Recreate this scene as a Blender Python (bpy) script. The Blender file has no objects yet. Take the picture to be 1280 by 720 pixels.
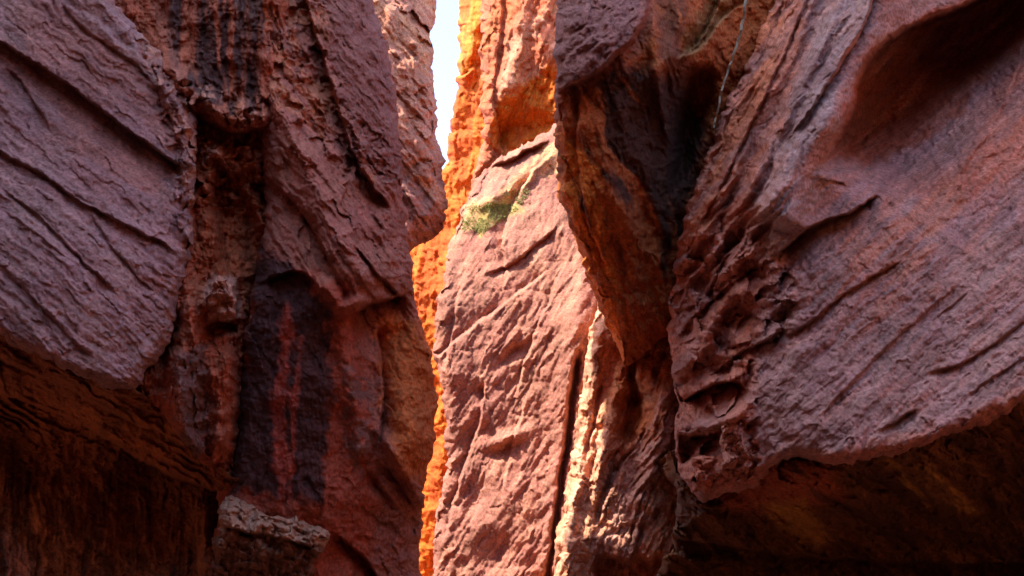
import bpy, math, random
import numpy as np
from mathutils import Vector, Matrix

# ------------------------------------------------------------------ camera, sky, sun, exposure
sc = bpy.context.scene
COL = sc.collection
CAM = np.array([0.0, 0.0, 1.6])
TILT = math.radians(17.0)
LENS = 35.0
cd = bpy.data.cameras.new("camera"); cam = bpy.data.objects.new("camera", cd); COL.objects.link(cam)
cam.location = CAM; cam.rotation_euler = (math.pi/2 + TILT, 0, 0)
cd.lens = LENS; cd.sensor_width = 36; cd.clip_start = .05; cd.clip_end = 3000
sc.camera = cam

SUN_EL, SUN_AZ = math.radians(50), math.radians(-62)    # azimuth from +Y, negative = left
sdir = Vector((math.sin(SUN_AZ)*math.cos(SUN_EL), math.cos(SUN_AZ)*math.cos(SUN_EL), math.sin(SUN_EL)))
SUN_Y = -0.09
sdir = Vector((-0.52, SUN_Y, 0.80)).normalized()
SUN_EL = math.asin(sdir.z); SUN_AZ = math.atan2(sdir.x, sdir.y)
w = bpy.data.worlds.new("World"); sc.world = w; w.use_nodes = True
nt = w.node_tree; nt.nodes.clear()
sky = nt.nodes.new("ShaderNodeTexSky"); sky.sky_type = 'NISHITA'; sky.sun_disc = False
sky.sun_elevation = SUN_EL; sky.sun_rotation = SUN_AZ; sky.altitude = 1200; sky.air_density = 0.9; sky.dust_density = 3.0; sky.ozone_density = 1.0
bg = nt.nodes.new("ShaderNodeBackground"); bg.inputs[1].default_value = 0.15
out = nt.nodes.new("ShaderNodeOutputWorld")
nt.links.new(sky.outputs[0], bg.inputs[0]); nt.links.new(bg.outputs[0], out.inputs[0])
sl = bpy.data.lights.new("sun", 'SUN'); sl.energy = 2.0; sl.angle = math.radians(.5); sl.color = (1, .93, .82)
so = bpy.data.objects.new("sun", sl); COL.objects.link(so); so.rotation_euler = sdir.to_track_quat('Z', 'Y').to_euler()
so.location = (0, 0, 60)
sc.view_settings.view_transform = 'Standard'; sc.view_settings.look = 'None'
sc.view_settings.exposure = 2.5; sc.view_settings.gamma = 1
sc.cycles.max_bounces = 10; sc.cycles.diffuse_bounces = 7; sc.cycles.sample_clamp_indirect = 8

# unseen rims beside and behind the camera, shaped to block or admit sun and sky (metres from the axis at y = -10, 0, 6, 10, 14, 15, 18, 30, 90)
WALL_L = [9, 9, 9, 9, 9, 30, 40, 50, 50]; WALL_R = [9, 9, 9, 9, 10, 12, 14, 30, 50]; WALL_H = 36; WALL_HR = 14; WALL_B = 12

# ------------------------------------------------------------------ noise
def _h(ix, iy, iz, s):
    n = (ix.astype(np.int64)*374761393 + iy.astype(np.int64)*668265263 + iz.astype(np.int64)*2147483647*3 + s*974634777) & 0xffffffff
    n = ((n ^ (n >> 13))*1274126177) & 0xffffffff
    n = ((n ^ (n >> 16))*2246822519) & 0xffffffff
    return ((n ^ (n >> 15)) & 0xffffff)/float(0xffffff)*2 - 1
def noise2(x, y, s=0):
    x0 = np.floor(x); y0 = np.floor(y); fx = x-x0; fy = y-y0
    fx = fx*fx*fx*(fx*(fx*6-15)+10); fy = fy*fy*fy*(fy*(fy*6-15)+10)
    z = np.zeros_like(x0)
    a = _h(x0, y0, z, s); b = _h(x0+1, y0, z, s); c = _h(x0, y0+1, z, s); d = _h(x0+1, y0+1, z, s)
    return (a*(1-fx)+b*fx)*(1-fy) + (c*(1-fx)+d*fx)*fy
def fbm(x, y, s=0, o=4, g=.5):
    r = 0; a = 1; t = 0
    for i in range(o):
        r = r + a*noise2(x*(2**i)+i*17.3, y*(2**i)-i*9.1, s+i*31); t += a; a *= g
    return r/t
def ridged(x, y, s=0, o=4, g=.5):
    r = 0; a = 1; t = 0
    for i in range(o):
        r = r + a*(1-2*np.abs(noise2(x*(2**i)+i*7.7, y*(2**i)-i*3.1, s+i*13))); t += a; a *= g
    return r/t
def sst(t): t = np.clip(t, 0, 1); return t*t*(3-2*t)

# ------------------------------------------------------------------ polygons / polylines on the drawing plane
F = 1280*LENS/36.0
ct, st = math.cos(TILT), math.sin(TILT)
def world(u, v, d):
    x = (u-640)/F; y = (360-v)/F
    return np.stack([CAM[0]+d*x, CAM[1]+d*(ct - y*st), CAM[2]+d*(st + y*ct)], -1)
def seg_near(U, V, pts, closed):
    P = np.array(pts, float); n = len(P); m = n if closed else n-1
    best = np.full(U.shape, 1e18); nx = np.zeros_like(U); ny = np.zeros_like(U); sg = np.zeros_like(U); arc = np.zeros_like(U)
    L = 0
    for i in range(m):
        a = P[i]; b = P[(i+1) % n]; d = b-a; l2 = max((d**2).sum(), 1e-9); l = math.sqrt(l2)
        t = np.clip(((U-a[0])*d[0]+(V-a[1])*d[1])/l2, 0, 1)
        cx = a[0]+t*d[0]; cy = a[1]+t*d[1]; q = (U-cx)**2+(V-cy)**2
        k = q < best
        best = np.where(k, q, best); nx = np.where(k, cx, nx); ny = np.where(k, cy, ny)
        sg = np.where(k, np.sign((U-a[0])*(-d[1])+(V-a[1])*d[0]), sg); arc = np.where(k, L+t*l, arc); L += l
    return np.sqrt(best), nx, ny, sg, arc, L
def smooth_poly(pts, it=1, closed=True):
    P = np.array(pts, float)
    for _ in range(it):
        if closed:
            Q = np.roll(P, -1, 0); P = np.stack([.78*P+.22*Q, .22*P+.78*Q], 1).reshape(-1, 2)
        else:
            Q = P[1:]; R = P[:-1]; M = np.stack([.78*R+.22*Q, .22*R+.78*Q], 1).reshape(-1, 2); P = np.vstack([P[:1], M, P[-1:]])
    return P
def inside(U, V, pts):
    P = np.array(pts, float); r = np.zeros(U.shape, bool); n = len(P)
    for i in range(n):
        x1, y1 = P[i]; x2, y2 = P[(i+1) % n]
        if y1 == y2: continue
        c = ((y1 > V) != (y2 > V)) & (U < (x2-x1)*(V-y1)/(y2-y1)+x1)
        r ^= c
    return r
def sdist(U, V, pts):
    d, nx, ny, *_ = seg_near(U, V, pts, True); ins = inside(U, V, pts)
    return np.where(ins, d, -d), nx, ny
def tps(U, V, ctrl):
    C = np.array(ctrl, float); X = C[:, :2]/400.0; z = C[:, 2]; n = len(C)
    def ph(r2): return np.where(r2 > 1e-12, .5*r2*np.log(np.maximum(r2, 1e-12)), 0)
    A = np.zeros((n+3, n+3)); r2 = ((X[:, None]-X[None])**2).sum(-1)
    A[:n, :n] = ph(r2)+np.eye(n)*1e-4; A[:n, n] = 1; A[:n, n+1:] = X; A[n, :n] = 1; A[n+1:, :n] = X.T
    s = np.linalg.solve(A, np.r_[z, 0, 0, 0]); u = U/400.0; v = V/400.0
    r = s[n]+s[n+1]*u+s[n+2]*v
    for i in range(n): r = r+s[i]*ph((u-X[i, 0])**2+(v-X[i, 1])**2)
    return r
def sub(U, V, pts, m):
    P = np.array(pts, float)
    return (U > P[:, 0].min()-m) & (U < P[:, 0].max()+m) & (V > P[:, 1].min()-m) & (V < P[:, 1].max()+m)

# relief features: each returns an addition to depth (metres, + = away from the viewer)
def cut(pts, h, wd, e=3.0, taper=25, back=0.0):
    def f(U, V):
        r = np.zeros_like(U); p = smooth_poly(pts, 1, False); k = sub(U, V, p, wd*5)
        if not k.any(): return r
        u, v = U[k], V[k]; d, _, _, sg, arc, L = seg_near(u, v, p, False)
        t = d*sg; tp = sst(np.minimum(arc, L-arc)/taper)
        endcut = np.exp(-np.maximum(0, wd*0)*t)
        a = np.where(t > 0, h*np.exp(-t/wd)*sst(t/e), 0) - np.where(t < 0, back*np.exp(t/(wd*.6)), back*np.exp(-np.maximum(t, 0)/2.))
        r[k] = a*tp*endcut; return r
    return f
def ridge(pts, h, wd, taper=30):
    def f(U, V):
        r = np.zeros_like(U); k = sub(U, V, pts, wd*3)
        if not k.any(): return r
        u, v = U[k], V[k]; d, _, _, sg, arc, L = seg_near(u, v, smooth_poly(pts, 1, False), False)
        r[k] = -h*np.exp(-(d/wd)**2)*sst((np.minimum(arc, L-arc)+taper*.3)/taper); return r
    return f
def blob(cx, cy, rx, ry, ang, h, p=1.0):
    def f(U, V):
        a = math.radians(ang); x = ((U-cx)*math.cos(a)+(V-cy)*math.sin(a))/rx; y = (-(U-cx)*math.sin(a)+(V-cy)*math.cos(a))/ry
        return -h*np.exp(-(x*x+y*y)**p)
    return f
def hollow(pts, h, fe, lin=None):
    def f(U, V):
        r = np.zeros_like(U); k = sub(U, V, pts, 2)
        if not k.any(): return r
        u, v = U[k], V[k]; s, _, _ = sdist(u, v, smooth_poly(pts, 1)); a = h*sst(s/fe)
        if lin:
            x0, y0, x1, y1, k0, k1 = lin; t = ((u-x0)*(x1-x0)+(v-y0)*(y1-y0))/((x1-x0)**2+(y1-y0)**2); a = a*(k0+(k1-k0)*np.clip(t, 0, 1))
        r[k] = a; return r
    return f
def plane_add(pts, fe, gx, gy, cx, cy):          # tilts a facet: depth += gx*(u-cx)+gy*(v-cy) inside a polygon
    def f(U, V):
        s, _, _ = sdist(U, V, pts); return sst(s/fe)*(gx*(U-cx)+gy*(V-cy))
    return f
# weathered bedding: ledges, gullies and pits drawn out along one direction (degrees in the picture, y down)
def strata(ang, amp, wl, an=7.0, seed=0, zone=None, fe=30, ledgy=.6, bend=18.0):
    def f(U, V):
        m = 1.0
        if zone is not None:
            s, _, _ = sdist(U, V, zone); m = sst(s/fe+.5)
            if not (m > 0).any(): return np.zeros_like(U)
        a = math.radians(ang)
        A = U*math.cos(a)+V*math.sin(a); B = -U*math.sin(a)+V*math.cos(a)
        B = B+bend*fbm(U/150, V/150, seed+5, 3)+.25*wl*fbm(U/25, V/25, seed+77, 2)
        q = B/wl
        n1 = fbm(A/(wl*an), q, seed, 3, .55)
        x = q*.9+2.2*fbm(A/(wl*an*1.4), q*.35, seed+9, 2); saw = x-np.floor(x); saw = np.where(saw < .82, saw/.82, (1-saw)/.18)   # lip and undercut
        gate = sst(.5+1.6*noise2(A/(wl*an*.8), q*.6, seed+21))
        n2 = ridged(A/(wl*an*.45), q*2.3, seed+41, 3, .55)
        n3 = fbm(A/(wl*an*.3), B/(wl*.2), seed+61, 3, .6)
        return m*amp*(.28*n3+(1-ledgy)*n1*1.6 + ledgy*(saw-.5)*gate*1.2 - .22*n2)
    return f
def rough(amp, wl, seed=0, zone=None, fe=20, o=4):
    def f(U, V):
        m = 1.0
        if zone is not None:
            s, _, _ = sdist(U, V, zone); m = sst(s/fe+.5)
        n = fbm(U/wl, V/wl, seed, o, .6); c = np.abs(noise2(U/wl*1.3+9, V/wl*1.3, seed+3))
        return m*amp*.55*(n*1.4+.5*(1-c)**6)
    return f

# broken, faceted stone: tilted plates with sharp joints, drawn out along the bedding
def facets(amp, w, an=2.0, ang=0, seed=0, zone=None, fe=20, tilt=1.0):
    def f(U, V):
        m = np.ones_like(U); r = np.zeros_like(U)
        if zone is not None:
            s, _, _ = sdist(U, V, zone); m = sst(s/fe+.5)
        k = m > 0
        if not k.any(): return r
        u, v = U[k], V[k]; a = math.radians(ang)
        A = (u*math.cos(a)+v*math.sin(a))/(w*an)+.35*fbm(u/18, v/18, seed+1, 3); B = (-u*math.sin(a)+v*math.cos(a))/w+.35*fbm(u/18, v/18, seed+2, 3)
        ia, ib = np.floor(A), np.floor(B); best = np.full(u.shape, 1e9); val = np.zeros_like(u); z = np.zeros_like(ia)
        for di in (-1, 0, 1):
            for dj in (-1, 0, 1):
                ca, cb = ia+di, ib+dj; px = ca+.5+.45*_h(ca, cb, z, seed+3); py = cb+.5+.45*_h(ca, cb, z, seed+4)
                d = (A-px)**2+(B-py)**2; q = d < best
                best = np.where(q, d, best); val = np.where(q, .5*_h(ca, cb, z, seed+5)+tilt*(_h(ca, cb, z, seed+6)*(A-px)+_h(ca, cb, z, seed+7)*(B-py)), val)
        r[k] = amp*m[k]*val; return r
    return f

# pigments (the stone's own colour, plus a few painted glow and shade patches): functions that repaint c (N,3)
def tint(col, zone=None, fe=15, k=1.0, wl=40, an=1, ang=0, thr=None, soft=.25, seed=0, jag=10, bend=0):
    def f(U, V, c):
        m = np.ones_like(U)*k
        if zone is not None:
            s, _, _ = sdist(U, V, zone); s = s+jag*fbm(U/14, V/14, seed+1, 3); m = m*sst(s/fe+.5)
        if thr is not None:
            a = math.radians(ang); A = U*math.cos(a)+V*math.sin(a); B = -U*math.sin(a)+V*math.cos(a)
            B = B+bend*fbm(U/120, V/120, seed+8, 2)
            n = fbm(A/(wl*an), B/wl, seed, 4, .55); m = m*sst((n-thr)/soft+.5)
        return c*(1-m[:, None])+np.array(col)[None]*m[:, None]
    return f

# ------------------------------------------------------------------ materials
def rock_mat(name, bump=.32, scale=1.0, speck=.35, rough_=.92, ang=None, an=6.0):
    m = bpy.data.materials.new(name); m.use_nodes = True; t = m.node_tree; N = t.nodes; L = t.links; N.clear()
    o = N.new("ShaderNodeOutputMaterial"); b = N.new("ShaderNodeBsdfPrincipled"); L.new(b.outputs[0], o.inputs[0])
    at = N.new("ShaderNodeAttribute"); at.attribute_name = "pigment"
    tc = N.new("ShaderNodeTexCoord")
    n1 = N.new("ShaderNodeTexNoise"); n1.inputs["Scale"].default_value = 9*scale; n1.inputs["Detail"].default_value = 8; n1.inputs["Roughness"].default_value = .68
    n2 = N.new("ShaderNodeTexNoise"); n2.inputs["Scale"].default_value = 24*scale; n2.inputs["Detail"].default_value = 5; n2.inputs["Roughness"].default_value = .6
    if ang is None:
        L.new(tc.outputs["Object"], n1.inputs[0])
    else:       # bedding runs at this angle across the face: turn the coordinates, then draw the grain out along it
        r0 = N.new("ShaderNodeVectorRotate"); r0.rotation_type = 'Y_AXIS'; r0.inputs["Angle"].default_value = -math.radians(ang)
        mp = N.new("ShaderNodeVectorMath"); mp.operation = 'MULTIPLY'; mp.inputs[1].default_value = (1/an, .6, 1.1)
        L.new(tc.outputs["Object"], r0.inputs["Vector"]); L.new(r0.outputs[0], mp.inputs[0]); L.new(mp.outputs[0], n1.inputs[0])
    L.new(tc.outputs["Object"], n2.inputs[0])
    r = N.new("ShaderNodeValToRGB"); r.color_ramp.elements[0].position = .3; r.color_ramp.elements[0].color = (1-speck, (1-speck)*.95, (1-speck)*.93, 1)
    r.color_ramp.elements[1].position = .72; r.color_ramp.elements[1].color = (1+speck, 1+speck*.9, 1+speck*.8, 1)
    L.new(n1.outputs[0], r.inputs[0])
    mx = N.new("ShaderNodeMix"); mx.data_type = 'RGBA'; mx.blend_type = 'MULTIPLY'; mx.inputs[0].default_value = 1
    L.new(at.outputs[0], mx.inputs[6]); L.new(r.outputs[0], mx.inputs[7])
    r2 = N.new("ShaderNodeMapRange"); r2.inputs[1].default_value = .3; r2.inputs[2].default_value = .7; r2.inputs[3].default_value = .55; r2.inputs[4].default_value = 1.42
    L.new(n2.outputs[0], r2.inputs[0])
    m2 = N.new("ShaderNodeMix"); m2.data_type = 'RGBA'; m2.blend_type = 'MULTIPLY'; m2.inputs[0].default_value = 1
    L.new(mx.outputs[2], m2.inputs[6]); L.new(r2.outputs[0], m2.inputs[7]); L.new(m2.outputs[2], b.inputs["Base Color"])
    ad = N.new("ShaderNodeMath"); ad.operation = 'MULTIPLY_ADD'; L.new(n2.outputs[0], ad.inputs[0]); ad.inputs[1].default_value = .35; L.new(n1.outputs[0], ad.inputs[2])
    bp = N.new("ShaderNodeBump"); bp.inputs["Strength"].default_value = bump; bp.inputs["Distance"].default_value = .12
    L.new(ad.outputs[0], bp.inputs["Height"]); L.new(bp.outputs[0], b.inputs["Normal"])
    b.inputs["Roughness"].default_value = rough_; b.inputs["Specular IOR Level"].default_value = .3
    return m
MR = rock_mat("red_sandstone"); MD = rock_mat("weathered_sandstone", .35, .8, .3)
MF = rock_mat("far_sandstone", .5, .5, .3)

# ------------------------------------------------------------------ one rock mass
def mesh_grid(name, P, keep, col, mat, parent=None):
    H, W = keep.shape; idx = np.full(H*W, -1, np.int64); k = keep.ravel()
    q = np.arange(H*W).reshape(H, W)
    a, b, c, d = q[:-1, :-1].ravel(), q[:-1, 1:].ravel(), q[1:, 1:].ravel(), q[1:, :-1].ravel()
    ok = k[a] & k[b] & k[c] & k[d]
    f = np.stack([a, d, c, b], 1)[ok]
    used = np.zeros(H*W, bool); used[f.ravel()] = True; idx[used] = np.arange(used.sum())
    V = P.reshape(-1, 3)[used]; f = idx[f]; C = col.reshape(-1, 3)[used]*np.array([[1.06, .84, .74]])    # warm white balance put into the stone colours
    off = np.array([V[:, 0].mean(), V[:, 1].mean(), V[:, 2].min()]); V = V-off
    me = bpy.data.meshes.new(name); me.vertices.add(len(V)); me.vertices.foreach_set("co", V.astype(np.float32).ravel())
    me.loops.add(f.size); me.loops.foreach_set("vertex_index", f.astype(np.int32).ravel())
    me.polygons.add(len(f)); me.polygons.foreach_set("loop_start", (np.arange(len(f))*4).astype(np.int32))
    me.polygons.foreach_set("loop_total", np.full(len(f), 4, np.int32))
    me.update(calc_edges=True); me.validate()
    at = me.color_attributes.new("pigment", 'FLOAT_COLOR', 'POINT')
    at.data.foreach_set("color", np.c_[np.clip(C, 0.005, .9), np.ones(len(C))].astype(np.float32).ravel())
    me.polygons.foreach_set("use_smooth", np.ones(len(f), bool))
    me.materials.append(mat)
    o = bpy.data.objects.new(name, me); COL.objects.link(o)
    o.location = off
    if parent: o.parent = parent; o.location = off-np.array(parent.location)
    return o
SURF = {}
def rock(name, outline, ctrl, feats, base, tints=(), step=1.4, thick=2.5, edge_w=22, edge_r=.5, warp=3.0, jag=1.0, mat=None, seed=1, var=.12, parent=None, smooth=1, push=0.0, fac=.045, fang=0, rough_amp=.03):
    out = smooth_poly(outline, smooth); band = 12*step
    x0, y0 = out.min(0)-band-2; x1, y1 = out.max(0)+band+2
    us = np.arange(x0, x1, step); vs = np.arange(y0, y1, step)
    # coarser outside the part of the world the camera looks at
    def grade(a, lo, hi):
        ins_ = a[(a > lo) & (a < hi)]; l = a[a <= lo][::4]; h = a[a >= hi][::4]; return np.r_[l, ins_, h]
    us = grade(us, -60, 1340); vs = grade(vs, -60, 780)
    U, V = np.meshgrid(us, vs); sh = U.shape; U = U.ravel(); V = V.ravel()
    s, nx, ny = sdist(U, V, out)
    o_ = np.where(s < 0, -s, 0)
    keep = (o_ < band)
    uu = np.where(s < 0, nx, U); vv = np.where(s < 0, ny, V)
    # irregular drawing: ragged outline and wandering ledges
    es = 1+1.6*np.exp(-np.abs(s)/10); warp_ = warp; warp = warp*es
    wx = warp*fbm(uu/22, vv/22, seed+100, 4, .6)+jag*fbm(uu/5, vv/5, seed+102, 2); wy = warp*fbm(uu/22, vv/22, seed+101, 4, .6)+jag*fbm(uu/5, vv/5, seed+103, 2)
    ch = np.exp(-np.abs(s)/7); wx = wx+ch*2.2*ridged(uu/24, vv/24, seed+110, 3); wy = wy+ch*2.2*ridged(uu/24, vv/24, seed+111, 3)
    d = tps(uu, vv, ctrl)+push
    for f in feats: d = d+f(uu, vv)
    d = d+rough_amp*(fbm(uu/26, vv/26, seed+7, 5, .62)*1.6)*(d/12.0)
    si = np.maximum(s, 0)
    d = d+facets(fac, 13, 2.6, fang, seed+300)(uu, vv)*(1+2.2*np.exp(-si/16))
    d = d+edge_r*(1-np.sqrt(np.clip(1-(1-np.clip(si/edge_w, 0, 1))**2, 0, 1)))
    tt = o_/band
    d = d+tt*thick
    # flanks: weathered inwards as they run back
    ix = np.where(s < 0, nx-U, 0); iy = np.where(s < 0, ny-V, 0); il = np.maximum(np.sqrt(ix*ix+iy*iy), 1e-6)
    pull = (s < 0)*(sst(tt)*9+np.clip(tt*3, 0, 1)*22*np.abs(fbm(d*1.3+uu/90, vv/40+7, seed+120, 4)))
    wx = wx+pull*ix/il; wy = wy+pull*iy/il
    P = world(uu+wx, vv+wy, d)
    SURF[seed] = (uu[s > 3], vv[s > 3], P[s > 3])
    c = np.tile(np.array(base, float), (len(U), 1))
    c = c*(1+var*fbm(uu/60, vv/60, seed+200, 4))[:, None]*(1+.5*var*np.stack([fbm(uu/30, vv/30, seed+201, 3), fbm(uu/30, vv/30, seed+202, 3), fbm(uu/30, vv/30, seed+203, 3)], 1))
    for t in tints: c = t(uu, vv, c)
    return mesh_grid(name, P.reshape(sh+(3,)), keep.reshape(sh), c.reshape(sh+(3,)), mat or MR, parent)
def tag(o, label=None, cat=None, group=None, kind=None):
    if label: o['label'] = label
    if cat: o['category'] = cat
    if group: o['group'] = group
    if kind: o['kind'] = kind
    return o

PURP = (.31, .165, .145); RED = (.36, .13, .075); ORG = (.58, .17, .018); DARK = (.05, .03, .03); BRN = (.26, .11, .045); PINK = (.34, .175, .135); CREAM = (.55, .40, .28)

# ------------------------------------------------------------------ far walls
# G: sunlit back wall
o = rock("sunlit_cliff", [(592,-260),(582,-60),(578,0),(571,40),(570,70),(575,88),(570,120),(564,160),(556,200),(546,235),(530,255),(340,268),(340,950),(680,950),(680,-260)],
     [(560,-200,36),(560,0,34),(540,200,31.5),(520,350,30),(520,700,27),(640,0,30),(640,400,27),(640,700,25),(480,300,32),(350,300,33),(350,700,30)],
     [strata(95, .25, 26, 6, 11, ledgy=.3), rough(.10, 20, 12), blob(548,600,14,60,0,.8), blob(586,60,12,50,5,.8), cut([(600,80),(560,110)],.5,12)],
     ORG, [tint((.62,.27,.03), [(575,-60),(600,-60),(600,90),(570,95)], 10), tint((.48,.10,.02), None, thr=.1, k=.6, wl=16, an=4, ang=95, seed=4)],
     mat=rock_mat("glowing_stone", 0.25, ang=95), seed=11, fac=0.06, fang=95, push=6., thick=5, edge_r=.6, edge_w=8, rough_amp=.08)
tag(o, "glowing orange sunlit cliff at the back of the slot, right of the strip of sky", "cliff")
# F: far left wall
o = rock("rock_pillar", [(380,-260),(530,-260),(541,-60),(546,0),(542,25),(539,50),(541,80),(546,130),(551,180),(555,220),(556,262),(551,285),(544,298),(530,303),(512,309),(500,340),(430,350),(400,300)],
     [(440,-200,24),(540,-200,24.5),(460,0,21),(545,0,22),(470,150,19),(550,150,20),(490,300,17.5),(550,290,18.6),(400,200,19)],
     [strata(52, .20, 15, 7, 21, ledgy=.5), rough(.1, 9, 22), cut([(455,70),(500,115),(545,170)],.25,14), cut([(460,150),(505,200),(550,262)],.2,12)],
     (.44,.22,.15), [tint((.30,.16,.13), [(440,200),(570,215),(570,330),(440,330)], 60), tint((.56,.30,.17), None, thr=.15, wl=12, an=4, ang=52, k=.6, seed=3)],
     mat=rock_mat("pocked_stone", 0.3, ang=52), seed=21, fac=0.12, fang=52, push=3.5, thick=2.5, edge_r=1., edge_w=26, rough_amp=.09)
tag(o, "pink diagonally pitted rock pillar just left of the strip of sky", "rock pillar")
# I: upper middle wall
o = rock("cliff_face", [(603,-260),(601,-60),(601,0),(599,50),(600,100),(603,140),(602,170),(596,200),(588,235),(575,300),(600,420),(800,420),(800,-260)],
     [(610,-200,29),(700,-200,28),(610,0,26),(690,0,24.5),(600,200,24),(690,170,23),(640,200,24.5),(600,300,24),(700,300,24)],
     [strata(112, .3, 24, 8, 31, ledgy=.4), rough(.1, 12, 32),
      hollow([(622,128),(645,108),(668,92),(700,74),(720,80),(720,170),(690,172),(650,182),(618,190),(610,165)], .6, 22, (650,95,650,190,.4,1.3)),
      ridge([(655,-40),(650,40),(640,90),(625,130),(615,160)],.7,16), ridge([(690,-40),(680,50),(700,80)],.6,15), cut([(628,200),(612,120),(625,40),(628,-40)],.6,14)],
     (.48,.17,.085), [tint((.62,.20,.02), [(618,130),(660,95),(705,70),(720,180),(640,195),(612,185)], 18, seed=2), tint((.58,.33,.22), [(640,40),(700,0),(700,75),(650,105),(622,130),(612,150)], 16, thr=-.1, wl=15, an=3, ang=120, k=.7, seed=8), tint((.5,.17,.05), None, thr=.2, wl=14, an=4, ang=105, k=.6, seed=5)],  # first patch paints bounced sunlight into the alcove as orange
     mat=rock_mat("orange_stone", 0.3, ang=115), seed=31, fac=0.07, fang=115, push=6.5, thick=4, edge_r=.8, edge_w=14, rough_amp=.09)
tag(o, "tall pink and orange cliff face above the sloping middle slab, with a rounded orange alcove", "cliff face")
# H: middle slab
Hl = [(700,154),(690,160),(672,170),(652,180),(630,194),(610,208),(594,228),(582,248),(569,275),(561,300),(551,340),(544,380),(541,430),(545,470),(554,515),(560,545),(557,580),(550,620),(543,655),(538,700),(534,780),(530,950),(820,950),(860,500),(840,300),(760,180)]
o = rock("middle_rock_slab", Hl,
     [(700,160,21),(600,230,20.5),(580,290,19.3),(545,430,17.6),(560,545,17),(545,720,16),(640,300,18.6),(700,320,18.2),(650,450,16.9),(720,420,16.7),(640,600,16.0),(700,600,15.8),(640,720,15.4),(720,720,15.2),(640,900,15),(820,500,16.5)],
     [strata(118, .042, 15, 13, 41, ledgy=.5, bend=30), strata(122, .035, 7, 14, 46, ledgy=.5, bend=12), cut([(720,300),(690,370),(660,440),(640,520)],.18,16,taper=60), cut([(690,420),(665,480),(640,560),(625,640)],.16,14,taper=60), cut([(580,330),(570,400),(556,470)],.15,12,taper=40), rough(.02, 8, 42), rough(.12, 50, 48), strata(150, .015, 26, 6, 45, ledgy=.6, bend=30),
      cut([(696,185),(660,222),(640,262),(630,300),(634,345)],.45,18), cut([(606,212),(640,196),(690,172)],.4,10,back=.2), ridge([(692,185),(662,212),(630,240),(590,262)],.35,12),
      cut([(690,335),(640,375),(590,410),(545,450)],.35,26), cut([(600,345),(640,330),(700,278)],.3,16),
      hollow([(598,470),(612,490),(624,520),(616,535),(600,520),(592,495)],.15,14), blob(636,560,26,9,-20,-.18), blob(632,548,26,7,-20,.2), blob(645,440,22,6,-38,-.25), blob(600,505,16,24,-10,.25),
      cut([(610,470),(600,530),(575,600),(555,680)],.35,22), ridge([(735,330),(722,400),(712,500),(700,600),(690,720)],.25,18),
      blob(595,620,18,30,10,-.3), blob(622,690,25,25,0,-.3), ridge([(724,440),(716,500),(708,560),(700,620),(693,670),(686,720),(680,800)],-.6,3.5)],
     PINK, [tint((.34,.17,.14), [(545,420),(600,400),(625,520),(640,580),(600,640),(560,720),(530,720)], 50, k=.8, thr=-.15, wl=30, an=2, ang=118, seed=3),
            tint((.62,.40,.20), [(700,165),(697,215),(670,225),(640,250),(590,275),(585,262),(630,235),(665,200)], 10, k=.9),  # cream highlight of grazing sun painted along the top ridge
            tint((.36,.36,.10), [(575,268),(592,258),(615,256),(642,248),(650,262),(625,276),(598,292),(575,286)], 8, k=.75, seed=4),
            tint((.52,.29,.21), None, thr=.2, wl=11, an=6, ang=120, k=.55, seed=5), tint((.30,.14,.12), None, thr=.25, wl=9, an=5, ang=118, k=.6, seed=6)],
     mat=rock_mat("pink_bedded_stone", 0.22, ang=118), seed=41, fac=0.03, fang=118, push=1.6, thick=3, edge_r=.5, edge_w=14, rough_amp=.02)
tag(o, "broad pink sloping rock slab rising to a pointed top below the orange alcove", "rock slab")
# N: ribbed spur right of the crack
o = rock("ribbed_rock_spur", [(752,360),(741,390),(733,430),(725,480),(717,530),(710,580),(703,630),(696,680),(690,720),(684,780),(676,950),(900,950),(900,400),(800,340)],
     [(745,370,16.2),(725,460,15.6),(690,720,14.2),(760,470,15.3),(750,600,14.3),(745,700,13.8),(800,450,14.9),(830,560,13.9),(820,700,13.4),(880,600,13.9),(700,900,13.6),(840,900,13)],
     [strata(106, .13, 14, 12, 51, ledgy=.5), rough(.06, 9, 52),
      ridge([(752,400),(745,450),(733,520),(722,600),(710,700),(705,800)],.35,10), cut([(757,470),(748,520),(730,580)],.35,12), 
      ridge([(775,450),(765,520),(745,600),(730,690)],.25,9),
      hollow([(786,398),(800,395),(806,430),(800,480),(812,510),(800,545),(780,560),(770,540),(785,500),(780,450)],.5,12), blob(792,500,12,8,-30,-.35),
      cut([(768,560),(785,540),(800,545),(828,520)],.1,10), ridge([(833,470),(828,540),(815,600),(795,660)],.4,14), cut([(800,560),(780,580),(755,625),(745,665)],.45,14), cut([(832,590),(815,625),(798,650),(785,690)],.35,12),
      strata(122,.22,13,6,54,zone=[(750,560),(850,480),(850,700),(740,700)],fe=20),
      hollow([(738,705),(752,690),(775,693),(785,700),(800,688),(812,700),(822,690),(835,700),(850,900),(738,900)],1.0,8)],
     (.58,.32,.20), [tint((.68,.42,.29), [(742,380),(775,400),(765,520),(740,600),(725,720),(690,720),(712,600),(728,470)], 14, thr=-.15, wl=12, an=5, ang=108, k=.9, seed=3),
            tint((.42,.14,.04), [(755,380),(830,400),(835,470),(815,560),(775,565),(760,520),(770,450)], 22, k=.8, seed=4),
            tint((.44,.29,.25), [(835,440),(850,500),(830,620),(800,700),(740,720),(750,620),(800,540)], 16, thr=-.05, wl=12, an=5, ang=120, k=.85, seed=7), tint((.14,.07,.05), None, thr=.32, wl=10, an=3, ang=110, k=.6, seed=8)],
     mat=rock_mat("ribbed_stone", 0.3, ang=110), seed=51, push=1.5, fac=0.05, fang=108, thick=1.6, edge_r=.2, edge_w=5, rough_amp=.09)
tag(o, "cream ribbed rock spur to the right of the long thin vertical crack", "rock spur")
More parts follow.
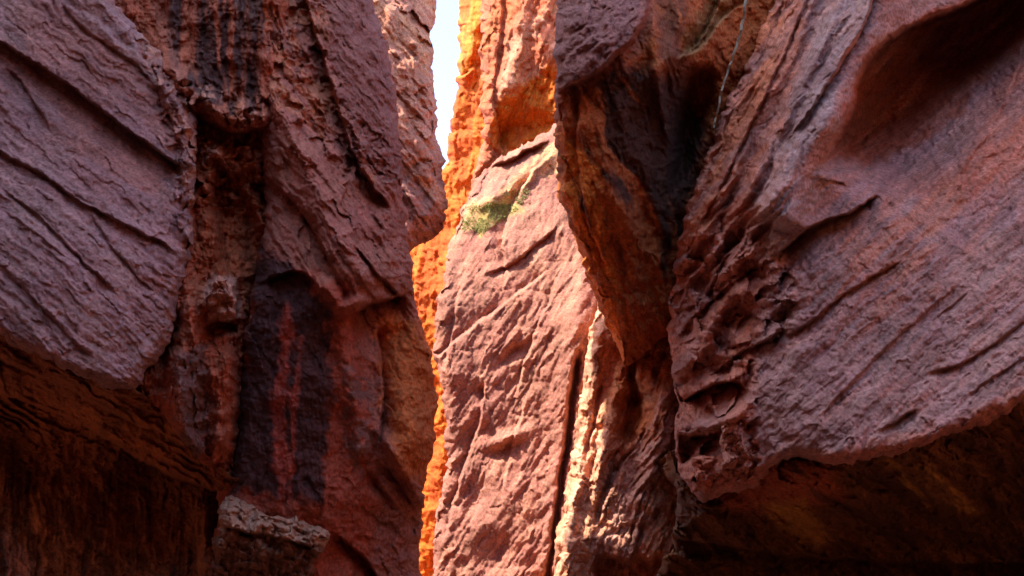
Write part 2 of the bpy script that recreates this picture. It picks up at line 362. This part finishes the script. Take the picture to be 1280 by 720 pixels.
# J: hanging buttress
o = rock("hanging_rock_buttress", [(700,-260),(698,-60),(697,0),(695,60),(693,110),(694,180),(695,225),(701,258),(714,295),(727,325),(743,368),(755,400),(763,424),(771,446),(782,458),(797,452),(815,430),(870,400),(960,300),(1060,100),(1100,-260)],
     [(700,-200,16.5),(900,-200,17.5),(700,0,14.6),(790,0,14),(700,110,13.7),(790,60,13.2),(700,230,14.3),(740,250,13.9),(760,330,14.6),(800,200,14.2),(850,150,14.8),(900,100,15),(830,300,15),(800,400,15.2),(775,470,15.6),(860,300,15.4),(920,0,15.4),(1000,0,15.5)],
     [strata(70, .11, 20, 12, 61, zone=[(690,130),(800,60),(950,100),(900,480),(700,480)], fe=40, ledgy=.35, bend=35), rough(.04, 9, 62), strata(-38,.14,14,4,66,zone=[(690,-100),(815,-100),(800,40),(700,130)],fe=20),
      cut([(690,118),(720,100),(750,85),(775,60),(795,45),(810,0),(815,-60)],.7,60,e=7,back=.05), cut([(905,-60),(900,0),(880,50),(845,75)],.6,25), 
      ridge([(812,-60),(816,40),(822,100),(835,180)],.28,7), ridge([(845,-40),(848,60),(800,110)],.2,8), cut([(985,-60),(940,0),(905,20),(880,60),(850,72),(840,60)],.8,20,back=.2),
      hollow([(850,75),(905,80),(900,140),(860,230),(835,260),(830,160)],1.0,25),
      ridge([(740,140),(760,220),(790,300),(800,400)],.25,14), ridge([(775,130),(800,200),(830,280),(825,340)],.2,10), cut([(725,110),(722,180),(730,260),(760,340)],.3,18)],
     (.34,.11,.03), [tint((.21,.11,.105), [(690,-260),(830,-260),(812,20),(795,55),(770,90),(700,130),(685,130)], 40, seed=2),
            tint((.045,.022,.016), [(690,110),(790,80),(850,100),(890,160),(850,300),(810,400),(760,300),(715,240),(690,220)], 22, k=.95, wl=24, an=9, ang=68, thr=-.18, soft=.25, seed=5, bend=40),
            tint((.06,.03,.025), [(820,-60),(870,-60),(850,60),(880,90),(860,160),(850,200),(830,200)], 14, k=.6, seed=6, thr=-.3, wl=12, an=6, ang=85),
            tint((.32,.18,.07), [(845,75),(862,30),(900,-10),(960,-60),(915,20),(880,60)], 8, k=.9, seed=7),
            tint((.76,.27,.035), [(700,150),(740,200),(780,380),(800,470),(770,480),(740,400),(695,260)], 20, thr=.0, wl=9, an=10, ang=72, k=.7, seed=9, bend=40)],  # orange bounce glow painted into the lower left face and foot
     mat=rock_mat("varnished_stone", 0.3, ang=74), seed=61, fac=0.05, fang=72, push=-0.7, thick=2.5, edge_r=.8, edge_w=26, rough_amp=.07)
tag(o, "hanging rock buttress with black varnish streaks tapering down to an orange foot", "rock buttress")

# ------------------------------------------------------------------ left side
# C: recessed wall between slab and pillar
o = rock("streaked_recess_wall", [(60,-260),(360,-260),(360,660),(325,640),(296,612),(262,588),(236,560),(214,530),(190,504),(150,484),(110,480),(60,200)],
     [(150,-200,15),(330,-200,15),(200,0,13.6),(320,0,13.3),(230,120,12.8),(325,130,12.8),(325,300,12.7),(230,300,11.9),(220,450,11.2),(268,450,11.3),(305,450,12.3),(220,600,11.1),(262,600,11.3),(295,600,12.2),(345,500,13)],
     [strata(88,.14,22,6,71,ledgy=.3), rough(.14, 12, 72),
      ridge([(200,70),(225,100),(255,130),(290,145),(340,150)],.7,16), 
      cut([(205,95),(235,130),(262,152),(300,166),(345,150)],.9,26,e=6),
      hollow([(268,190),(290,196),(318,215),(345,225),(345,330),(318,345),(300,320),(272,345),(262,300),(255,240)], .6, 16,(270,200,300,345,1.2,.5)),
      ridge([(262,180),(280,205),(300,222),(322,250),(330,300)],.5,9), facets(.3,12,1.4,50,76,zone=[(215,90),(330,130),(330,260),(230,260)],fe=20), rough(.2,13,75,zone=[(225,90),(330,140),(330,260),(240,240)],fe=20),
      blob(276,375,17,26,10,.7), cut([(255,395),(275,402),(300,396)],.6,12), blob(235,380,16,60,0,.3), hollow([(250,408),(262,402),(300,402),(298,420),(262,424)],.35,6),
      ridge([(222,430),(226,520),(232,570)],.4,14), ridge([(288,430),(282,500),(278,570)],.45,14), cut([(150,470),(190,450),(215,420),(222,380)],.3,8)],
     (.38,.13,.07), [tint((.05,.03,.03), [(170,-260),(340,-260),(335,150),(250,130),(205,85),(185,50)], 10, k=.92, wl=17, an=10, ang=89, thr=-.02, soft=.35, seed=5),
            tint((.30,.13,.09), [(185,-10),(205,-10),(235,100),(215,90)], 6, k=.6),
            tint((.30,.09,.03), [(250,180),(340,180),(335,400),(300,430),(240,340)], 18, k=.7, seed=3), tint((.46,.28,.22), [(258,345),(296,345),(300,395),(262,398)], 6, k=.9, seed=2),
            tint((.12,.09,.09), [(222,440),(255,430),(262,520),(250,585),(225,570)], 14, k=.8, seed=9), tint((.50,.28,.20), [(210,90),(330,130),(330,230),(290,240),(240,190)], 12, thr=.05, wl=12, an=1, k=.8, seed=11)],
     mat=rock_mat("streaked_stone", 0.35, ang=88), seed=71, fac=0.08, fang=88, thick=2, rough_amp=.12)
tag(o, "recessed rock wall with black and red vertical stripes above a dark alcove", "rock wall")
# B: underside and lower wall at left
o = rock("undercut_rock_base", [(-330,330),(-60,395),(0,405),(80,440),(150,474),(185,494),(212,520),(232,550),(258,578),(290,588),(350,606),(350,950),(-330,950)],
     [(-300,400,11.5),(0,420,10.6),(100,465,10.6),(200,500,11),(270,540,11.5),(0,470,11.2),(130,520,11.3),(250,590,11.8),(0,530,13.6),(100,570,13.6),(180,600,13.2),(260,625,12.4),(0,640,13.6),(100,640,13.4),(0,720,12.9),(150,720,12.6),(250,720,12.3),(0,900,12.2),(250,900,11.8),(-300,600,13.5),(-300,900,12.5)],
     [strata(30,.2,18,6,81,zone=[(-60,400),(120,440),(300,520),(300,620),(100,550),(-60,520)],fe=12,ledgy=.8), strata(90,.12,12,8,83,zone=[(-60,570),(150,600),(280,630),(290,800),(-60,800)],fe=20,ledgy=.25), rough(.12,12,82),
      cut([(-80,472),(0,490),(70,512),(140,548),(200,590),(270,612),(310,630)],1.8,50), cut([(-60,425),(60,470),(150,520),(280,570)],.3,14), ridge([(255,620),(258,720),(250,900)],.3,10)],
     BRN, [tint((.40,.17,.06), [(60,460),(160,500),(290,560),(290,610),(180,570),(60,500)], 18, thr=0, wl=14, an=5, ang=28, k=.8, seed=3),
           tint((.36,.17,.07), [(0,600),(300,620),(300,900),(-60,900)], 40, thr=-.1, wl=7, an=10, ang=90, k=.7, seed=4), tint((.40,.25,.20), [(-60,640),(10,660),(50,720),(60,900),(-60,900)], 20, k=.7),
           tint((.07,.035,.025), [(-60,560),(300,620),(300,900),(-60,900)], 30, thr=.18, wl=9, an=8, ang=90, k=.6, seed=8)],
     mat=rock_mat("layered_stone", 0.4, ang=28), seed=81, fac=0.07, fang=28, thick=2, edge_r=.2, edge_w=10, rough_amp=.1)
tag(o, "dark brown undercut rock base beneath the big sloping slab at the left", "rock base")
# D: main left pillar
o = rock("varnished_rock_pillar", [(325,-260),(325,-60),(325,0),(325,100),(327,180),(331,250),(328,290),(320,335),(310,385),(302,430),(296,480),(290,530),(281,580),(270,620),(266,700),(264,950),(530,950),(526,780),(525,700),(527,650),(533,605),(545,555),(547,505),(541,455),(531,415),(521,380),(516,345),(511,290),(505,235),(501,190),(497,140),(491,90),(483,45),(466,0),(450,-60),(430,-260)],
     [(330,-200,16),(440,-200,16.5),(330,0,13.4),(400,0,13.9),(465,0,14.6),(330,150,12.6),(420,130,12.8),(495,150,13.6),(330,280,12.1),(440,250,12),(505,280,12.9),(350,350,11.5),(460,350,11.5),(515,360,12.4),(310,480,11.7),(410,480,11.5),(300,600,11.7),(410,620,11.5),(440,420,12),(450,560,12),(470,480,12.3),(500,460,12.4),(540,500,12.6),(510,560,12),(530,650,12.6),(470,650,12.2),(440,800,12),(520,800,12.4),(300,900,12)],
     [strata(56,.12,17,9,91,zone=[(300,-300),(600,-300),(600,400),(420,390),(300,300)],fe=30,ledgy=.5), rough(.04,9,92), facets(.10,22,2.2,60,99,zone=[(330,150),(480,150),(500,330),(340,330)],fe=30), strata(92,.05,10,12,93,zone=[(300,340),(415,340),(415,640),(280,640)],fe=20,ledgy=.3),
      cut([(372,-60),(385,10),(405,70),(420,120),(432,160),(450,210),(490,262)],.55,26,back=.1), facets(.2,11,1.5,56,98,zone=[(330,-60),(400,-60),(430,150),(500,230),(440,230),(340,120)],fe=20), rough(.2,16,96,zone=[(330,0),(400,0),(430,150),(390,150)],fe=20), rough(.28,13,97,zone=[(415,110),(500,200),(500,240),(430,200)],fe=20),
      ridge([(330,100),(370,180),(400,250),(440,330),(470,360)],.3,18), cut([(330,215),(370,250),(400,300),(425,345)],.4,22), cut([(440,300),(470,340),(505,375)],.35,12),
      cut([(318,352),(345,342),(372,335),(392,348),(412,375)],.35,30,back=.12), ridge([(398,345),(418,375),(425,388),(450,375)],.45,11), blob(446,380,12,7,-20,.25),
      cut([(428,400),(455,382),(490,372),(516,365)],1.1,40), ridge([(425,400),(438,470),(450,530),(452,580)],.4,15), cut([(470,560),(478,500),(472,430),(470,400)],.5,16),
      blob(500,500,34,70,-8,.4), ridge([(470,530),(500,580),(525,620),(530,640)],.3,8), hollow([(452,585),(470,590),(490,620),(500,640),(482,640),(460,610)],.25,12), 
      cut([(470,570),(500,600),(522,640)],.35,10), cut([(412,660),(450,690),(480,730)],.6,20)],
     (.31,.135,.10), [tint((.46,.20,.11), [(325,-60),(405,-60),(420,120),(480,230),(460,240),(400,170),(330,120)], 16, thr=0, wl=12, an=3, ang=56, k=.85, seed=3),
           tint((.22,.10,.085), [(380,-100),(470,-100),(510,240),(440,210)], 16, k=.7), 
           tint((.34,.09,.05), [(296,300),(440,360),(470,560),(460,760),(270,760),(280,600)], 14, k=.85, seed=6),
           tint((.045,.028,.032), [(322,300),(360,325),(410,380),(416,420),(414,480),(410,560),(404,630),(300,615),(280,602),(296,500),(312,380)], 16, k=.92, wl=13, an=16, ang=93, thr=-.36, soft=.4, seed=15, jag=12),
           tint((.42,.10,.07), [(352,420),(360,380),(366,430),(356,500),(362,600),(354,640),(345,600),(338,520)], 10, k=.75, jag=7), tint((.40,.10,.07), [(372,430),(377,420),(372,520),(366,620),(360,630),(362,520)], 7, k=.7, jag=6),
           tint((.16,.11,.10), [(428,450),(468,480),(470,560),(450,600),(430,560)], 12, k=.75, thr=-.1, wl=12, seed=8),
           tint((.48,.15,.03), [(470,390),(530,400),(560,500),(545,600),(500,600),(480,500)], 22, k=.85, seed=9)],
     mat=rock_mat("dark_bedded_stone", 0.32, ang=58), seed=91, fac=0.03, fang=56, thick=2.5, edge_r=.7, edge_w=26, rough_amp=.07)
tag(o, "tall purple brown pillar left of the slot with a black varnish panel streaked red", "rock pillar")
# E: pale ledge
o = rock("pale_rock_ledge", [(274,622),(290,624),(318,632),(350,642),(382,652),(412,660),(419,672),(408,690),(396,704),(388,722),(388,950),(252,950),(258,760),(266,690),(270,650)],
     [(275,620,11.6),(415,660,11.3),(275,645,10.9),(345,660,10.7),(410,680,10.8),(270,720,11.2),(380,720,11.1),(270,900,11),(380,900,11)],
     [strata(14,.12,10,5,201,zone=[(260,600),(420,640),(420,690),(260,660)],fe=8), rough(.3,18,204), strata(92,.1,14,8,202,zone=[(250,680),(420,690),(420,900),(250,900)],fe=10,ledgy=.3), rough(.1,10,203), cut([(268,652),(310,664),(350,672),(408,688)],.3,12,back=.1), blob(315,640,7,5,0,-.3)],
     (.22,.13,.09), [tint((.40,.28,.20), [(265,610),(430,650),(420,684),(350,676),(265,655)], 8, k=.85, seed=2)],
     seed=201, fac=0.06, fang=14, thick=1.5, edge_r=.5, edge_w=12, rough_amp=.09, warp=5, jag=1.5)
tag(o, "small pale crusted rock ledge at the foot of the varnished pillar", "rock ledge")
# A: big sloping slab
o = rock("sloping_rock_slab", [(-330,-260),(60,-260),(120,-60),(142,0),(168,30),(188,52),(204,80),(228,108),(246,134),(250,170),(246,230),(243,290),(232,340),(222,390),(214,425),(198,446),(186,462),(170,486),(150,490),(128,480),(98,472),(62,452),(28,438),(0,420),(-60,396),(-330,300)],
     [(-300,-200,14),(100,-200,14),(-300,300,11),(0,0,12.3),(140,0,12.4),(0,60,11.9),(120,100,11.9),(235,140,12.0),(0,200,11.2),(120,220,11.2),(240,240,11.5),(0,300,10.4),(120,330,10.4),(230,340,11),(0,410,9.8),(80,440,9.7),(150,480,9.9),(205,430,10.5)],
     [strata(36,.075,30,13,101,ledgy=.6,bend=14), rough(.03,8,102), strata(44,.045,13,14,103,zone=[(-100,200),(230,330),(220,500),(-100,420)],fe=50,ledgy=.4),
      cut([(-80,10),(0,50),(50,80),(108,120),(160,163),(200,188),(240,214)],.55,34,back=.08), cut([(-60,160),(0,188),(40,208),(80,236),(112,258),(160,280),(222,314)],.22,14,back=.05),
      cut([(0,80),(20,90),(40,120),(66,165)],.2,16), cut([(75,0),(110,40),(160,70),(200,110)],.16,12), cut([(90,330),(40,290),(0,262)],-.1,8), cut([(0,232),(50,270),(90,310),(150,370)],.14,14), cut([(0,330),(40,370),(90,420),(120,450)],.13,10),cut([(110,260),(150,320),(200,370)],.12,10),
      facets(.16,10,1.5,60,105,zone=[(165,30),(250,120),(252,330),(228,330),(215,190)],fe=16), rough(.16,13,104,zone=[(165,30),(250,120),(252,330),(228,330),(215,190)],fe=16), blob(238,205,9,16,0,.2), cut([(200,60),(200,130),(215,165)],.15,10)],
     (.31,.205,.205), [tint((.34,.17,.14), [(60,-100),(140,-60),(250,130),(245,260),(130,240),(0,60)], 40, k=.6, thr=-.1, wl=24, an=5, ang=38, seed=3), tint((.48,.27,.19), [(165,20),(255,120),(255,330),(236,330),(232,200),(190,90)], 12, thr=.05, wl=9, k=.8, seed=5), tint((.21,.12,.12), None, thr=.22, wl=12, an=6, ang=38, k=.5, seed=6)],
     mat=rock_mat("left_bedded_stone", 0.35, ang=38), seed=101, fac=0.03, fang=38, thick=3, edge_r=.6, edge_w=18, rough_amp=.028)
tag(o, "huge mauve sloping rock slab with diagonal bedding overhanging the left side", "rock slab")

# ------------------------------------------------------------------ right side
# L: lower wall under the right slab
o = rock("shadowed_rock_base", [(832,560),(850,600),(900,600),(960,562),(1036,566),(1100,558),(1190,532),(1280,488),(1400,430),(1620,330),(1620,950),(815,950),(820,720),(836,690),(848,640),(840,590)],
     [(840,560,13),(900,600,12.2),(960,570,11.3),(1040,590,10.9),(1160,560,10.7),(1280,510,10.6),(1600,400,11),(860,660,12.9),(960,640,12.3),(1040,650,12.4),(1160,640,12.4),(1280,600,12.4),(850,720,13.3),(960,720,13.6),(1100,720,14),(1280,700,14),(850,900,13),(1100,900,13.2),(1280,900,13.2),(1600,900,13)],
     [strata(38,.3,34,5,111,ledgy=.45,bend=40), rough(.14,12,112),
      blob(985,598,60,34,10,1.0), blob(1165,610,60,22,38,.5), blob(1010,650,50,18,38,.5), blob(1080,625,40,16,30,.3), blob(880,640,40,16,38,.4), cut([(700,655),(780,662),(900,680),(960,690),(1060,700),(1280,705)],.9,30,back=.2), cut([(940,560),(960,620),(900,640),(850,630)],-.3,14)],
     (.17,.085,.03), [tint((.34,.11,.05), [(900,560),(1030,570),(1060,620),(1000,640),(900,640)], 20, k=.9), tint((.52,.34,.07), [(1110,575),(1160,580),(1220,640),(1180,650),(1130,610)], 20, k=.8), tint((.50,.32,.07), [(950,630),(1000,620),(1045,680),(1000,680)], 20, k=.8), tint((.10,.05,.03), None, thr=.1, wl=16, an=5, ang=38, k=.8, seed=3)],  # the two yellow patches are low bounced light put into the colour
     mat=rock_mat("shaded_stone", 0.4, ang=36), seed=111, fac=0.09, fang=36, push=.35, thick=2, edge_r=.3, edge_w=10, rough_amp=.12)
tag(o, "shadowed olive brown rock base under the big overhanging slab at the right", "rock base")
# K: great right slab
o = rock("overhanging_rock_wall", [(1040,-260),(985,-60),(966,0),(946,48),(923,98),(903,140),(884,190),(866,236),(852,285),(845,330),(840,365),(832,405),(838,440),(842,480),(846,510),(840,540),(846,575),(856,606),(874,628),(900,622),(925,612),(945,610),(962,588),(985,574),(1012,570),(1036,582),(1070,576),(1110,570),(1150,560),(1190,546),(1230,528),(1280,503),(1340,476),(1620,350),(1620,-260)],
     [(1040,-200,16.5),(970,0,14.2),(900,150,13.6),(860,300,13.2),(1060,0,13.2),(980,150,12.6),(900,300,12.6),(960,300,11.6),(860,420,12.8),(920,420,11.8),(850,540,12.4),(900,560,11.6),(950,500,10.9),(1000,400,10.9),(1040,560,9.9),(1160,540,9.7),(1280,490,9.6),(1100,420,10.6),(1200,300,11.2),(1280,200,11.8),(1280,360,10.5),(1120,260,11.4),(1280,0,12.8),(1150,-100,14),(1600,-200,15),(1600,300,10.5)],
     [strata(-42,.07,34,14,121,zone=[(960,320),(1100,200),(1280,-50),(1700,-300),(1700,600),(900,640)],fe=60,ledgy=.45,bend=26), rough(.03,8,122), strata(-42,.028,9,14,124,zone=[(960,320),(1100,200),(1280,-50),(1700,-300),(1700,600),(900,640)],fe=60,ledgy=.45,bend=10),
      strata(-60,.30,24,10,123,zone=[(1100,-300),(1080,0),(1000,180),(960,320),(820,460),(820,200),(950,-100)],fe=30,ledgy=.55,bend=20),
      ridge([(1040,-60),(1000,40),(950,140),(905,230),(868,310)],.5,11), ridge([(1075,-60),(1030,50),(975,160),(925,260),(885,330)],.35,9), cut([(870,290),(915,200),(965,100),(1020,-30)],.4,12), cut([(1000,-40),(960,60),(915,150),(880,230)],.35,10), cut([(1010,214),(1060,213),(1105,204)],-.25,18,e=5), hollow([(1030,215),(1100,40),(1320,-60),(1340,60),(1260,190),(1150,260),(1060,245)],.9,80),
      # big alcove: overhanging rim, floor rising out to the right
      cut([(1012,215),(1030,190),(1048,160),(1062,130),(1068,100),(1086,66),(1115,38),(1155,20),(1200,4),(1250,-22),(1310,-60)],3.0,80,e=12,back=.0,taper=60), hollow([(1012,206),(1040,172),(1062,135),(1072,95),(1100,58),(1150,24),(1210,0),(1330,-60),(1290,60),(1230,120),(1170,165),(1110,200),(1050,214)],1.1,50), blob(1175,70,60,45,-50,-.5),
      cut([(1015,208),(1060,212),(1120,205)],-.35,14),
      cut([(1022,222),(1045,226),(1070,236)],.25,10),
      cut([(958,318),(975,314),(1000,290),(1030,274),(1068,262),(1098,240)],.9,15,e=4,back=.12),
      ridge([(1110,-60),(1075,30),(1035,110),(1000,190),(965,285)],.9,38), cut([(985,170),(1010,140),(1040,95),(1075,40),(1095,-20)],.35,12), cut([(1098,-40),(1088,20),(1050,80),(1010,150),(990,175)],-.18,8),
      blob(1035,150,26,40,30,.35), 
      cut([(975,422),(990,415),(1030,385),(1065,360),(1130,322)],.3,8), cut([(1092,540),(1120,524),(1152,508)],.3,6), cut([(1160,405),(1185,384),(1215,358)],.14,7), cut([(1150,470),(1210,450),(1240,430),(1300,385)],.2,8), cut([(1020,525),(1060,480),(1120,420),(1200,350)],.12,12), cut([(1200,500),(1240,470),(1320,420)],.12,9),
      # knobs at the foot of the ribs
      facets(.30,17,1.5,-45,128,zone=[(840,330),(900,270),(1000,330),(990,400),(940,480),(950,590),(850,620),(835,500)],fe=20), rough(.24,34,125,zone=[(840,330),(900,270),(1000,330),(990,400),(940,480),(950,590),(850,620),(835,500)],fe=24), rough(.13,12,126,zone=[(840,330),(900,270),(1000,330),(990,400),(940,480),(950,590),(850,620),(835,500)],fe=20),
      cut([(852,505),(872,488),(896,476),(920,474),(940,490)],1.0,20,e=4,back=.25), ridge([(862,532),(890,534),(915,522),(935,508)],.75,8), cut([(848,540),(880,545),(905,538),(930,520)],1.0,16), blob(918,560,22,34,15,.55), blob(880,592,18,22,0,.3), hollow([(842,535),(865,540),(878,560),(862,590),(846,570)],.4,12),
      cut([(905,590),(905,570),(898,545)],.3,8), ridge([(850,470),(875,430),(905,380),(940,345)],.3,13), cut([(880,475),(925,440),(955,425),(985,405)],.4,14), cut([(862,400),(890,372),(930,340),(960,325)],.45,14), blob(920,400,30,12,-25,-.35), blob(872,350,12,20,20,-.3),
      cut([(1280,-60),(1285,60),(1250,150),(1200,220)],-.1,30)],
     (.335,.245,.25), [tint((.46,.20,.13), [(1060,-300),(1000,100),(960,320),(940,480),(960,600),(820,640),(820,200),(940,-100)], 30, k=.85, seed=3),
           tint((.52,.22,.11), [(960,-60),(1010,-60),(940,180),(870,330),(850,280)], 16, thr=.0, wl=10, an=6, ang=-62, k=.8, seed=4),
           tint((.30,.25,.265), [(1100,-100),(1040,110),(1060,190),(1000,290),(960,320),(940,250),(990,120),(1060,-60)], 16, k=.8, seed=5),
           tint((.42,.17,.11), [(1290,-100),(1250,100),(1200,200),(1120,230),(1200,260),(1340,180),(1400,-100)], 40, k=.8, seed=6), tint((.32,.11,.06), [(1060,110),(1085,70),(1130,35),(1300,-40),(1240,90),(1180,160),(1090,205),(1036,196)], 16, k=.85),  # second patch darkens the alcove, its shade painted in as dark red
           tint((.46,.24,.16), [(1040,300),(1280,100),(1400,100),(1300,260),(1100,420)], 60, thr=.05, wl=14, an=5, ang=-42, k=.6, seed=7),
           tint((.24,.15,.15), None, thr=.18, wl=14, an=7, ang=-42, k=.6, seed=8), tint((.44,.27,.24), None, thr=.24, wl=9, an=7, ang=-42, k=.5, seed=10),
           tint((.40,.17,.11), [(1000,575),(1060,560),(1180,530),(1280,480),(1280,510),(1160,560),(1030,590)], 10, k=.5, seed=12)],
     mat=rock_mat("mauve_bedded_stone", 0.35, ang=-42), seed=121, fac=0.02, fang=-42, thick=3, edge_r=.6, edge_w=16, rough_amp=.03)
tag(o, "massive mauve and red overhanging rock wall at the right with a deep dark alcove", "rock wall")

# ------------------------------------------------------------------ knobs standing out of the walls
def nub(parent, pts, dep, base, seed, bulge=.35, feats=(), **k):
    cx = sum(p[0] for p in pts)/len(pts); cy = sum(p[1] for p in pts)/len(pts)
    c = [(cx-30, cy, dep), (cx+30, cy, dep), (cx, cy-30, dep+.12), (cx, cy+30, dep+.1), (cx, cy, dep)]
    return rock("rock_knob", pts, c, [rough(.3, 14, seed), strata(-50, .08, 9, 4, seed+1)]+list(feats), base, edge_r=bulge, edge_w=16, thick=.7, step=1.0, warp=4, seed=seed, parent=parent, rough_amp=.08, **k)
WALLC = bpy.data.objects["streaked_recess_wall"]; WALLK = bpy.data.objects["overhanging_rock_wall"]
# lodged and standing knobs
nub(WALLC, [(262,350),(272,342),(284,346),(292,360),(298,378),(297,392),(282,396),(262,392),(256,380),(258,364)], 11.0, (.40,.22,.16), 301)
nub(WALLK, [(902,530),(918,520),(934,528),(944,548),(948,575),(940,598),(922,606),(906,596),(898,572),(897,548)], 10.7, (.42,.23,.18), 311)
nub(WALLK, [(866,576),(878,566),(892,572),(900,590),(896,608),(880,618),(868,606),(862,590)], 11.2, (.44,.20,.13), 321)
# ------------------------------------------------------------------ plants
def plant_mat(name, c1, c2):
    m = bpy.data.materials.new(name); m.use_nodes = True; t = m.node_tree; b = t.nodes["Principled BSDF"]
    n = t.nodes.new("ShaderNodeTexNoise"); n.inputs["Scale"].default_value = 6; r = t.nodes.new("ShaderNodeValToRGB")
    r.color_ramp.elements[0].position = .35; r.color_ramp.elements[0].color = (*c1, 1); r.color_ramp.elements[1].position = .65; r.color_ramp.elements[1].color = (*c2, 1)
    tc = t.nodes.new("ShaderNodeTexCoord"); t.links.new(tc.outputs["Object"], n.inputs[0]); t.links.new(n.outputs[0], r.inputs[0]); t.links.new(r.outputs[0], b.inputs[0]); b.inputs["Roughness"].default_value = .9
    return m
def moss(name, seed, zone, count, size, mat, rs=5, thr=-.1):
    rnd = np.random.RandomState(rs); u, v, P = SURF[seed]; k = inside(u, v, zone) & (fbm(u/14, v/9, rs+400, 3) > thr); P = P[k]
    idx = rnd.choice(len(P), min(count, len(P)*3)); vs = []; fs = []
    for i in idx:
        p = P[i]+rnd.normal(0, .012, 3)+np.array([0, -.03, .02]); a = rnd.normal(0, 1, 3); a /= np.linalg.norm(a); b = np.cross(a, rnd.normal(0, 1, 3)); b /= np.linalg.norm(b); q = size*rnd.uniform(.5, 1.3)
        n = len(vs); vs += [p-a*q, p+b*q*.5, p+a*q+np.array([0, 0, q*.5]), p-b*q*.5]; fs.append((n, n+1, n+2, n+3))
    V = np.array(vs); off = V.mean(0); me = bpy.data.meshes.new(name); me.from_pydata((V-off).tolist(), [], fs); me.materials.append(mat)
    o = bpy.data.objects.new(name, me); o.location = off; COL.objects.link(o); return o
mm = plant_mat("moss", (.20,.24,.05), (.38,.38,.12))
o = moss("moss", 41, [(574,270),(590,258),(615,254),(640,240),(662,226),(664,238),(650,260),(628,278),(600,294),(574,288)], 2600, .018, mm); tag(o, "yellow green moss growing on the upper ledge of the pink middle slab", "moss", kind="stuff")
def vine():
    pts = [(938,-30),(932,5),(927,35),(920,62),(911,84),(903,110),(897,140),(892,160)]
    u, v, P = SURF[61]; L = []
    rnd = random.Random(4)
    for (a, b) in smooth_poly(pts, 2, False):
        k = np.argmin((u-a)**2+(v-b)**2); d = 13.2+.3*rnd.random()*.3; L.append(world(np.array(a+rnd.uniform(-1,1)), np.array(float(b)), d))
    vs = []; fs = []; n = 6
    for i, p in enumerate(L):
        r = .022-.012*i/len(L)
        for j in range(n): vs.append((p[0]+r*math.cos(j*2*math.pi/n), p[1]+r*math.sin(j*2*math.pi/n), p[2]))
        if i:
            for j in range(n): fs.append(((i-1)*n+j, (i-1)*n+(j+1) % n, i*n+(j+1) % n, i*n+j))
    V = np.array(vs); off = V[-1]; me = bpy.data.meshes.new("hanging_vine"); me.from_pydata((V-off).tolist(), [], fs); me.materials.append(plant_mat("dry_vine", (.16,.15,.11), (.28,.27,.2)))
    o = bpy.data.objects.new("hanging_vine", me); o.location = off; COL.objects.link(o); return o
tag(vine(), "thin grey green vine hanging down in front of the dark recess at the top", "vine")
# ------------------------------------------------------------------ unseen surroundings: canyon floor, and rims added around the camera to shade the near rock
def terrain():
    xs = np.linspace(-70, 70, 281); ys = np.linspace(-40, 90, 261); X, Y = np.meshgrid(xs, ys)
    Z = .25*fbm(X/6, Y/6, 900, 4)-.05
    wob = 1.2*fbm(X/5, Y/5, 905, 3)
    XL = np.interp(Y, [-10, 0, 6, 10, 10.5, 11.1, 18, 30, 90], WALL_L)+wob; XR = np.interp(Y, [-10, 0, 6, 10, 14, 15, 18, 30, 90], WALL_R)+wob
    hL = WALL_H*sst((-XL-X)/2.0)*(1-.65*sst((-XL-5-X)/3.0)); hR = WALL_HR*sst((X-XR)/2.0); hB = WALL_B*sst((-6-Y)/2.0+wob*.3)
    Z = Z+np.maximum(np.maximum(hL, hR), hB)*(Y < 75)+.8*fbm(X/2.5, Y/2.5, 903, 4)
    P = np.stack([X, Y, Z], -1); c = np.tile(np.array((.30, .15, .085)), (X.size, 1)).reshape(X.shape+(3,))
    o = mesh_grid("ground_with_shade_rims", P, np.ones(X.shape, bool), c, MR)
    return tag(o, kind="structure")
terrain()
for o in bpy.data.objects:
    if o.parent is None and 'label' in o: o['kind'] = 'thing'
